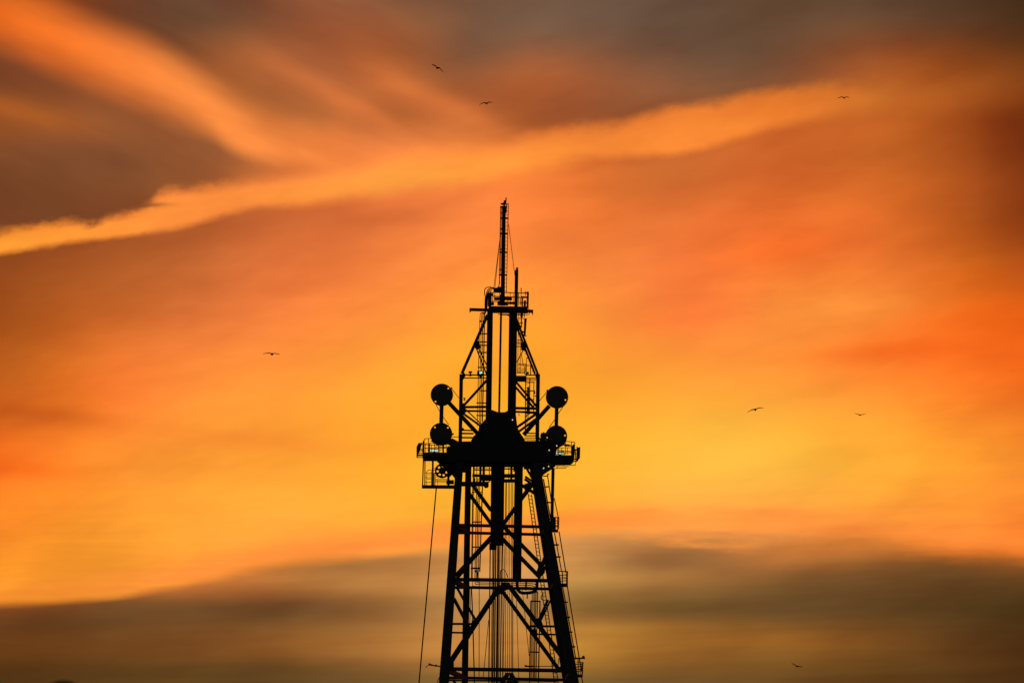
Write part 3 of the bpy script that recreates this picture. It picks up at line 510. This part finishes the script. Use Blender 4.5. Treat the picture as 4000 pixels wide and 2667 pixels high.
for x0, x1, y, w in ((548, 648, 352, 17), (540, 575, 483, 14), (546, 638, 540, 18), (535, 600, 734, 12), (538, 636, 769, 17), (530, 580, 980, 10), (527, 628, 1047, 15), (548, 575, 290, 8)): bar(mv, 'collar', 'a', (x0, y), (x1, y+2), w, -.1)
for a, b, w in (((560, 225), (546, 1050), 6), ((549, 225), (534, 1040), 6), ((536, 1040), (535, 1160), 9), ((540, 1130), (525, 1195), 9)): bar(mv, 'conduit', 'a', a, b, w, .1, rnd=True)
slab(mv, 'junction_box', 'a', [(462, 1208), (500, 1203), (520, 1190), (550, 1190), (602, 1200), (602, 1255), (500, 1255), (462, 1236)], -.35, .2, DARK)
bar(mv, 'foot', 'a', (572, 1290), (570, 1420), 58, 0, DARK)
guy = [((547, 560), (467, 1205), 'left outer'), ((542, 600), (481, 1205), 'left inner'), ((648, 430), (724, 1055), 'right')]
for (a, b, s), lb in zip(guy, ('outer of the two thin guy wires left of the top mast', 'inner of the two thin guy wires left of the top mast', 'thin guy wire sloping down right from the top mast to the short pole')):
    tag(pipe(None, 'guy_wire', 'a', [a, b], 4.5, 0, ROPE, 6, label=None), lb, 'wire', 'guy wires of the top mast')
sp = thing('stub_pole', 'short thick vertical pole beside the mast on the crown platform', 'pole', P('a', 738, 1420, .1))
bar(sp, 'pole', 'a', (746, 988), (739, 1440), 40, .1, DARK, rnd=True); bar(sp, 'tip', 'a', (752, 957), (751, 990), 25, .1, rnd=True)
wa = thing('whip_antenna', 'thin upright whip antenna right of the short pole on the crown railing', 'antenna', P('a', 802, 1410, -.8))
bar(wa, 'rod', 'a', (802, 1240), (802, 1420), 5, -.8, rnd=True); bar(wa, 'sleeve', 'a', (802, 1205), (802, 1250), 9, -.8, rnd=True)
pa = thing('panel_antenna', 'narrow upright panel antenna hung right of the upper frame', 'antenna', P('m', 510, 740, -1))
slab(pa, 'panel', 'm', [(492, 360), (546, 362), (522, 742), (478, 738)], -1.1, -.9, DARK); bar(pa, 'bracket', 'm', (465, 358), (553, 364), 10, -.85); bar(pa, 'bracket', 'm', (470, 735), (548, 742), 10, -.85); bar(pa, 'bracket', 'm', (440, 640), (490, 660), 26, -.8)
hb = thing('hose_bundle', 'looped black hoses arching over the left edge of the crown platform', 'hose', P('a', 365, 1500, -.5))
for pts, w in (([(372, 1480), (366, 1320), (350, 1260), (358, 1212), (400, 1192), (475, 1206)], 9), ([(376, 1480), (372, 1300), (385, 1235), (425, 1204), (470, 1206)], 9), ([(380, 1480), (380, 1310), (395, 1250), (425, 1222), (470, 1216)], 8), ([(384, 1480), (392, 1290), (405, 1255), (440, 1232)], 6)): pipe(hb, 'hose', 'a', pts, w, -.5, HOSE)
cl = thing('valve_cluster', 'dark upright valve cluster at the left end of the crown platform', 'valve', P('a', 420, 1420, -.3))
bar(cl, 'manifold', 'a', (420, 1268), (415, 1430), 42, -.3, DARK, rnd=True); bar(cl, 'valve', 'a', (390, 1285), (462, 1290), 26, -.3); bar(cl, 'valve', 'a', (400, 1400), (470, 1400), 30, -.3); bar(cl, 'handle', 'a', (430, 1252), (432, 1275), 14, -.3); bar(cl, 'riser', 'a', (365, 1330), (362, 1510), 18, -.4, rnd=True)
pipe(None, 'cable_loop', 'i', [(1940, 990), (1990, 1030), (2010, 1090)], 20, -.4, HOSE); tag(bpy.context.scene.collection.objects[-1], 'small cable loop above the right end of the outrigger beam', 'cable')
tag(pipe(None, 'cable_loop', 'i', [(1760, 1270), (1900, 1280), (1990, 1260), (2025, 1190)], 20, -.4, HOSE), 'small cable loop below the right end of the outrigger beam', 'cable')
tag(pipe(None, 'cable_tray', 'i', [(850, 1275), (1080, 1275), (1150, 1310), (1190, 1350)], 40, .5, STEEL), 'curved pipe under the crown platform between the two mast columns', 'pipe')

# ------------------------------------------------------------------ four round drums
def drum(k, cx, cy, r, holes, lug, label):
    ox, oy, s = CR[k]; c = P(k, cx, cy, -1.25); q = .02/s*(498.75/500)
    t = thing('round_drum', label, 'drum', c, 'round drums on the derrick sides')
    disc('plate', c, r*q, .13, [((hx-cx)*q, -(hy-cy)*q, 11*q) for hx, hy in holes], TANK, t)
    V, Fc = tube_geo([c + Vector(((r-7)*q*math.cos(2*math.pi*i/40), -.08, (r-7)*q*math.sin(2*math.pi*i/40))) for i in range(41)], .05, 6)
    link('rim', V, Fc, TANK, t)
    for lx, ly in lug: bar(t, 'lug', k, (lx-14, ly+8), (lx+10, ly-2), 16, -1.25)
drum('c', 395, 320, 138, [(473, 237), (318, 404)], [(512, 236)], 'upper round drum left of the derrick')
drum('c', 385, 798, 138, [(308, 717), (468, 718)], [(530, 796)], 'lower round drum left of the derrick, behind the wing railing')
drum('d', 708, 349, 138, [(812, 380)], [(592, 264)], 'upper round drum right of the derrick')
drum('d', 699, 826, 134, [(584, 844), (806, 814)], [], 'lower round drum right of the derrick, beside a square cabinet')
ec = thing('equipment_cabinet', 'square dark cabinet beside the lower right drum', 'cabinet', P('d', 540, 900, -1))
slab(ec, 'box', 'd', rect(512, 782, 572, 900), -1.1, -.7, DARK); bar(ec, 'knob', 'd', (545, 770), (547, 785), 8, -.9); bar(ec, 'bracket', 'd', (486, 840), (512, 890), 14, -.9); bar(ec, 'frame', 'd', (508, 800), (508, 895), 7, -.9)
for k, a, b, w, lb in (('c', (515, 242), (606, 360), 5, 'stay wire from the upper left drum to the frame leg'), ('c', (312, 420), (370, 525), 5, 'stay wire under the upper left drum'), ('c', (412, 590), (482, 688), 5, 'stay wire down to the top of the lower left drum'),
    ('d', (590, 275), (494, 392), 6, 'stay wire from the upper right drum to the frame leg'), ('d', (784, 460), (720, 556), 6, 'stay wire under the upper right drum'), ('d', (680, 622), (612, 718), 6, 'stay wire down to the top of the lower right drum')):
    tag(pipe(None, 'stay_wire', k, [a, b], w, -1.3, ROPE, 6), lb, 'wire', 'stay wires of the drums')

# ------------------------------------------------------------------ equipment on the wings
rk = thing('louvre_rack', 'stepped louvred rack on the left tip of the main platform', 'rack', P('j', 120, 700, -1.4))
slab(rk, 'panel', 'j', [(45, 430), (60, 390), (76, 362), (100, 318), (130, 318), (135, 335), (150, 318), (186, 315), (196, 332), (165, 400), (140, 500), (120, 560), (95, 600), (75, 660), (70, 690), (45, 700)], -1.6, -1.4, DARK)
for y, x in ((693, 48), (640, 70), (590, 110), (520, 130), (480, 140)): bar(rk, 'slat', 'j', (x, y), (200, y), 15 if y != 640 else 34, -1.3)
rk = thing('louvre_rack', 'stepped louvred rack on the right tip of the main platform', 'rack', P('l', 1000, 790, -1.4))
slab(rk, 'panel', 'l', [(965, 462), (985, 478), (1002, 484), (1022, 484), (1046, 472), (1040, 708), (1022, 738), (1002, 760), (982, 795), (966, 795)], -1.6, -1.4, DARK)
for y in (540, 600, 640, 690, 740, 785): bar(rk, 'slat', 'l', (905, y), (970, y), 26 if y in (540, 740) else 13, -1.3)
bar(rk, 'bracket', 'l', (935, 520), (955, 800), 16, -1.2)
lk = thing('slim_locker', 'narrow upright locker at the right end of the main platform railing', 'locker', P('l', 888, 650, -1.8))
slab(lk, 'body', 'l', [(845, 465), (905, 410), (918, 420), (922, 655), (845, 655)], -1.9, -1.5, TANK); bar(lk, 'door', 'l', (882, 480), (882, 640), 40, -1.92, TANK, dp=4)
lk = thing('slim_locker', 'narrow upright locker at the left end of the main platform railing', 'locker', P('j', 225, 565, -1.8))
slab(lk, 'body', 'j', [(196, 340), (215, 285), (250, 240), (248, 560), (196, 560)], -1.9, -1.5, TANK); bar(lk, 'door', 'j', (226, 350), (224, 550), 26, -1.92, TANK, dp=4)
dv = thing('davit', 'stubby horizontal davit arm behind the right wing railing', 'davit', P('l', 720, 450, -1))
bar(dv, 'arm', 'l', (690, 435), (810, 445), 44, -1, DARK, rnd=True); bar(dv, 'nose', 'l', (805, 444), (850, 452), 24, -1, rnd=True)
sc = P('j', 702, 1033, -.7); q = .02/6.533
sh = thing('cable_sheave', 'large cable sheave wheel hung under the left wing of the platform', 'sheave', sc)
disc('wheel', sc, 190*q, .12, [(118*q*math.cos(a), 118*q*math.sin(a), 30*q) for a in [2.35+i*math.pi/3.5 for i in range(7)]], DARK, sh)
V, Fc = tube_geo([sc + Vector((0, -.16, 0)), sc + Vector((0, .16, 0))], .17, 14); link('hub', V, Fc, STEEL, sh)
bar(sh, 'pin', 'j', (500, 968), (535, 968), 16, -.7)
# lit lamps
def flood(k, hx0, hy0, hx1, hy1, lens, Y, label, ye=None):
    t = thing('floodlight', label, 'floodlight', P(k, (hx0+hx1)/2, hy1, Y), 'floodlights on the derrick')
    slab(t, 'housing', k, rect(hx0, hy0, hx1, hy1), Y, Y + .25, DARK)
    if lens: slab(t, 'lens', k, lens, Y - .03, Y - .004, LENS)
    bar(t, 'yoke', k, ((hx0+hx1)/2, hy1), ((hx0+hx1)/2, hy1 + (hy1-hy0)*.35), (hx1-hx0)*.3, Y + .1)
flood('b', 376, 700, 440, 752, [(398, 710), (426, 706), (430, 724), (402, 732)], -1.1, 'lit greenish floodlight on the left frame girt')
flood('m', 487, 1522, 592, 1566, [(508, 1538), (530, 1536), (530, 1548), (508, 1550)], -1.1, 'dim floodlight box on the right frame landing')
flood('j', 385, 478, 612, 548, rect(392, 490, 600, 538), 1.6, 'wide lit floodlight at deck level behind the left wing railing')
flood('l', 505, 580, 690, 640, rect(520, 590, 682, 630), 1.6, 'wide lit floodlight at deck level behind the right wing railing')
for k, x, y, lb in (('l', 365, 545, 'tiny lit bulkhead lamp on the platform right of centre'), ('l', 531, 450, 'tiny lit bulkhead lamp under the lower right drum'), ('l', 354, 901, 'tiny lit bulkhead lamp on the right haunch, outer one'), ('l', 244, 940, 'tiny lit bulkhead lamp on the right haunch, inner one'), ('b', 737, 1200, 'tiny lit lamp on the right mast column foot')):
    Y = -2.46 if y < 700 and k == 'l' else (-.56 if k == 'l' else -.95)
    t = thing('bulkhead_lamp', lb, 'lamp', P(k, x, y, Y), 'small bulkhead lamps'); c = P(k, x, y, Y)
    V, Fc = ball_geo(c, .045); link('bulb', V, Fc, BULB, t, True); link('collar', *tube_geo([c + Vector((0, .05, 0)), c + Vector((0, .12, 0))], .07, 10), DARK, t)
def camdome(k, x, y, s, Y, label):
    t = thing('camera_head', label, 'camera', P(k, x, y + s, Y), 'small camera and siren heads')
    bar(t, 'visor', k, (x-s, y), (x+s, y), s*.8, Y, DARK); bar(t, 'stem', k, (x, y), (x, y+s*2.2), s*.6, Y); bar(t, 'body', k, (x-s*.9, y+s*1.6), (x+s*.8, y+s*1.5), s*.7, Y, DARK)
camdome('b', 306, 714, 19, -1.05, 'small siren head standing on the left frame girt')
camdome('b', 246, 980, 11, -1.05, 'small lamp head on the inner side of the left frame leg')
def boom(k, pts, w, Y, tipx, tipy, label):
    t = thing('boom_arm', label, 'arm', P(k, *pts[0], Y), 'short boom arms on the lower frame'); pipe(t, 'arm', k, pts, w, Y, STEEL, smooth=0)
    bar(t, 'head', k, (tipx, tipy-14), (tipx+2, tipy+8), w*1.6, Y, DARK); return t
t = boom('g', [(352, 1332), (290, 1325), (205, 1312)], 15, -4.8, 204, 1305, 'short boom arm with a head pointing left from the lower left leg')
pipe(t, 'cable', 'g', [(150, 1348), (175, 1322), (235, 1300), (250, 1318)], 6, -4.8, HOSE); bar(t, 'clamp', 'g', (296, 1308), (298, 1335), 20, -4.8); pipe(t, 'stay', 'g', [(345, 1480), (305, 1568)], 8, -4.8)
boom('h', [(1105, 1220), (1200, 1219), (1268, 1220)], 19, -4.9, 1242, 1200, 'short boom arm with a head pointing right above the lowest landing cage')
t = boom('h', [(548, 1330), (480, 1333), (425, 1330)], 18, -4.2, 440, 1330, 'short boom arm inside the lower right bay'); pipe(t, 'rail', 'h', [(545, 1331), (810, 1331), (880, 1328), (898, 1300), (900, 1220)], 8, -4.2)

# ------------------------------------------------------------------ pipe bundles
pb = thing('riser_pipes', 'bundle of thin vertical pipes beside the left mast column', 'pipes', P('b', 405, 1250, .3))
for pts, w in (([(462, 105), (415, 106), (404, 125), (390, 660), (377, 1265)], 5), ([(462, 108), (428, 110), (419, 128), (396, 1268)], 5), ([(466, 112), (440, 114), (434, 130), (412, 1245)], 7), ([(452, 105), (430, 1220)], 10)): pipe(pb, 'pipe', 'b', pts, w, .3)
for x0, y, x1 in ((398, 322, 482), (388, 405, 482), (393, 440, 482), (385, 513, 480), (381, 665, 475), (408, 903, 472), (368, 1027, 472), (368, 1155, 470)): bar(pb, 'bracket', 'b', (x0, y), (x1, y+1), 9, .3)
for x, y in ((437, 185), (418, 185), (404, 185)): bar(pb, 'valve', 'b', (x, y), (x, y+20), 11, .3)
pb = thing('riser_pipes', 'bundle of thin vertical pipes in the lower left bay', 'pipes', P('e', 850, 1400, 1))
for a, b, w in ((808, 790, 10), (820, 802, 6), (862, 838, 9), (884, 860, 10), (902, 884, 8), (942, 905, 14)):
    if w in (10, 9, 6):
        yy = {10: (1340, 1408), 9: (1330, 1432), 6: (1345, 1456)}[w] if a in (884, 862, 820) else None
        if yy: pipe(pb, 'pipe', 'e', [(a, 70), (b, yy[0]-20), (b, yy[1]-8), (b+24, yy[1]), (1205, yy[1]+2)], w, 1.2); continue
    pipe(pb, 'pipe', 'e', [(a, 70), (b, 1255 if w == 14 else 1345)], w, 1.2)
pipe(pb, 'pipe', 'e', [(884, 1200), (874, 1340), (900, 1385)], 16, 1.1); bar(pb, 'valve', 'e', (855, 1230), (853, 1262), 16, 1.1); bar(pb, 'valve', 'e', (879, 1262), (877, 1300), 22, 1.1)
for x0, x1, y, w in ((795, 942, 150, 10), (800, 925, 562, 14), (790, 908, 910, 14), (780, 912, 1205, 18)): bar(pb, 'bracket', 'e', (x0, y), (x1, y), w, 1.2)
for pts, w in (([(790, 255), (806, 600), (826, 1380), (834, 1600)], 13), ([(765, 250), (745, 900)], 6), ([(782, 255), (765, 800)], 5)): pipe(pb, 'pipe', 'g', pts, w, 1.4, smooth=1)
for y, w in ((1530, 14), (1520, 5)): bar(pb, 'pipe', 'g', (480, y), (1240, y+8), w, 2.5)
pb = thing('riser_pipes', 'framed bundle of thin vertical pipes in the lower right bay', 'pipes', P('h', 570, 1560, 2))
for a, b, w in (((513, 420), (492, 1600), 14), ((640, 420), (616, 1600), 14), ((505, 426), (648, 428), 15), ((490, 1132), (625, 1136), 14)): bar(pb, 'frame', 'h', a, b, w, 2)
for xa, xb, w in ((532, 512, 7), (548, 526, 6), (566, 545, 9), (584, 560, 10), (606, 582, 12)): pipe(pb, 'pipe', 'h', [(xa, 290), (xb, 1500)], w, 2.1)
for y, x in ((182, 590), (208, 570), (232, 552)): pipe(pb, 'pipe', 'h', [(345, y), (x-60, y), (x-18, y+6), (x, y+30), (x, 310)], 11, 2.2)
for a, b, w in (((447, 165), (441, 275), 22), ((463, 335), (461, 390), 14)): bar(pb, 'hanger', 'h', a, b, w, 2)
for x0, x1, y in ((205, 300, 182), (215, 300, 208), (225, 300, 232)): bar(pb, 'pipe', 'h', (x0, y), (x1, y), 9, 2.2)
for y in (1560, 1535): bar(pb, 'pipe', 'h', (190, y), (880, y+10), 9, 3.)
tag(pipe(None, 'rotary_hose', 'n', [(1390, 960), (1400, 1180), (1450, 1290), (1550, 1352), (1750, 1348), (1920, 1325), (2025, 1270), (2065, 1180), (2075, 980)], 100, .3, HOSE, 10), 'thick black hose bent in a U below the hanging column', 'hose')
tag(pipe(None, 'hose_loop', 'n', [(828, 860), (830, 600), (860, 550), (930, 535), (1010, 620), (1050, 740), (1095, 880)], 15, -.5, HOSE), 'thin arched hose above the second girt', 'hose')
tag(pipe(None, 'hose_loop', 'h', [(690, 330), (655, 350), (655, 400), (685, 412)], 9, 3.2, HOSE), 'small hose loop beside the inner right ladder', 'hose')

# ------------------------------------------------------------------ wire ropes
dl = thing('drill_lines', 'bundle of drilling lines hanging down the middle of the derrick', 'wire ropes', P('o', 1940, 2667, 0))
for x, w, y0_, dx in ((1915, 3.8, 2140, -6), (1924, 2, 2140, -6), (1929.5, 5, 2140, -6), (1936.5, 4.6, 2140, -6), (1943.5, 2.5, 2125, -6), (1948.5, 5, 2125, -7), (1954, 2.4, 2125, -7), (1961.5, 3.8, 2125, -8), (1966, 1.7, 1885, -3), (1976, 2.2, 1885, -12), (1979, 1.6, 1885, -6), (1986, 1.4, 1885, -4), (1991, 1.5, 1885, 0), (1997, 1.6, 1885, 2), (2003, 2.2, 1885, 0), (2016, 1.3, 2290, 12)):
    pipe(dl, 'rope', 'o', [(x, y0_), (x + dx, 2690)], w*1.0, random.uniform(-.4, .4), ROPE, 6)
for a, b, w, lb in (((1704, 1908), (1635.5, 2680), 4, 'long single wire rope running down from the service cage on the left'), ((1872, 2255), (1871.5, 2640), 1.8, 'thin vertical wire in the lower left bay'), ((1909, 2420), (1887, 2650), 1.8, 'thin slanting wire left of the drilling lines'), ((2040, 2300), (2067, 2560), 1.5, 'thin slanting wire right of the drilling lines')):
    tag(pipe(None, 'wire_rope', 'o', [a, b], w, 0 if a[0] != 1704 else -.3, ROPE, 6), lb, 'wire rope')

# ------------------------------------------------------------------ birds: one skin lofted from wing tip to wing tip through the body
def bird(body, left, right, Y, label, th=.05, head=(0.15, -1), roll=0., bh=.16):
    sp_ = (500 + Y)/FPX                                        # metres per pixel at that distance
    c = at(*body, Y); fwd = Vector((head[0], head[1], .02)).normalized(); V, Fc = [], []
    L = [at(*p, Y) for p in left]; Rr = [at(*p, Y) for p in right]
    span = (L[-1] - Rr[-1]).length; bl = span*.40; n = 12
    st = []                                                    # (centre, chord, thickness, forward shift)
    def wing(pts, inner):
        path = [inner] + pts; out = []
        for i in range(len(path)-1):
            for q_ in (0., .34, .67):
                out.append(path[i].lerp(path[i+1], q_))
        out.append(path[-1]); res = []
        for i, p in enumerate(out):
            s = i/(len(out)-1); res.append((p, span*(.125*(1-s)**.6 + .02), (th*1.5*(1 - .7*s) + .012)*span, -span*.05*s*s + span*.02*math.sin(s*3)))
        return res
    side = Vector((1, 0, 0)); bw_ = span*.045
    st += list(reversed(wing(L, c - side*bw_)))
    for k in (-.75, -.4, 0, .4, .75):
        f_ = math.sqrt(1-k*k); st.append((c + side*bw_*k - Vector((0, 0, bw_*.35*f_)), bl*(.35+.65*f_**1.5), span*bh*f_, 0))
    st += wing(Rr, c + side*bw_)
    for p, ch, t_, fs in st:
        up = Vector((0, 0, 1))
        for k in range(n):
            a = 2*math.pi*k/n; x = math.cos(a); z = math.sin(a)
            V.append(p + fwd*(x*ch/2 + fs) + up*(z*t_/2*(1 - .35*x*x) - x*ch*.07))
    for i in range(len(st)-1):
        for k in range(n): Fc.append((i*n+k, i*n+(k+1) % n, (i+1)*n+(k+1) % n, (i+1)*n+k))
    Fc.append(tuple(range(n))); Fc.append(tuple((len(st)-1)*n+k for k in range(n)))
    tag(link('bird', V, Fc, BIRD, None, True), label, 'bird', 'birds gliding in the sky')
bird((1707.5, 265.6), [(1702.5, 258.5), (1685.8, 252)], [(1716.5, 266), (1731, 282)], 60, 'dark bird banking steeply, topmost of the birds', .085, (-.35, -1))
bird((1901, 404), [(1892, 402), (1884, 403.5), (1873, 409.8)], [(1908, 400.3), (1915, 399.5), (1923, 400.5)], 80, 'dark gliding bird just below the topmost bird', .06, (.3, -1))
bird((3297.4, 382.8), [(3292, 380), (3286, 379.3), (3271.5, 384)], [(3301, 381), (3307.5, 379.3), (3317.5, 381)], 120, 'dark gliding bird over the bright cloud streak, upper right', .065, (-.1, -1))
bird((1062.5, 1382.5), [(1057.5, 1380), (1048.5, 1377.8), (1027, 1381)], [(1068, 1381), (1073, 1379.5), (1092, 1384)], 40, 'dark gliding bird alone on the left of the derrick', .045, (-.3, -1))
bird((2950.6, 1598.6), [(2940.4, 1599.2), (2934, 1601.5), (2920.5, 1609)], [(2956.5, 1595.6), (2966, 1592.3), (2983, 1592.3)], 110, 'slim gliding bird right of the derrick, left one of two over the yellow sky', .045, (.2, -1))
bird((3358.9, 1620), [(3349.5, 1617.2), (3338, 1613.5)], [(3366.5, 1619), (3381, 1616)], 160, 'small gliding bird far right over the yellow sky', .05, (.1, -1))
bird((3112.9, 2600.6), [(3103.5, 2594.4), (3093.5, 2588.8)], [(3121.3, 2601.5), (3136, 2603.2)], 140, 'small dark bird low over the brown cloud bank at the lower right', .07, (.3, -1))

# ------------------------------------------------------------------ near post whose blurred tip shows at the lower left edge
def near(px, py, d): return at(px, py, d - 500)
tip = near(250, 2657, 40); q = 40/FPX
np_ = thing('near_post', 'blurred dark rounded top of a near post at the lower left edge', 'post', (tip.x, tip.y, 0))
V, Fc = tube_geo([Vector((tip.x, tip.y, 0)), Vector((tip.x, tip.y, tip.z - .16))], .045, 12); link('shaft', V, Fc, GALV, np_)
V, Fc = ball_geo(Vector((tip.x, tip.y, tip.z - .05)), 64*q, 20, .5); link('cap', V, Fc, DARK, np_, True)
V, Fc = tube_geo([Vector((tip.x, tip.y, tip.z - .2)), Vector((tip.x, tip.y, tip.z - .06))], .085, 16); link('lantern', V, Fc, GALV, np_)
V, Fc = box_geo(Vector((tip.x, tip.y, .001)), Vector((tip.x, tip.y, .05)), .3); link('foot_plate', V, Fc, GALV, np_)
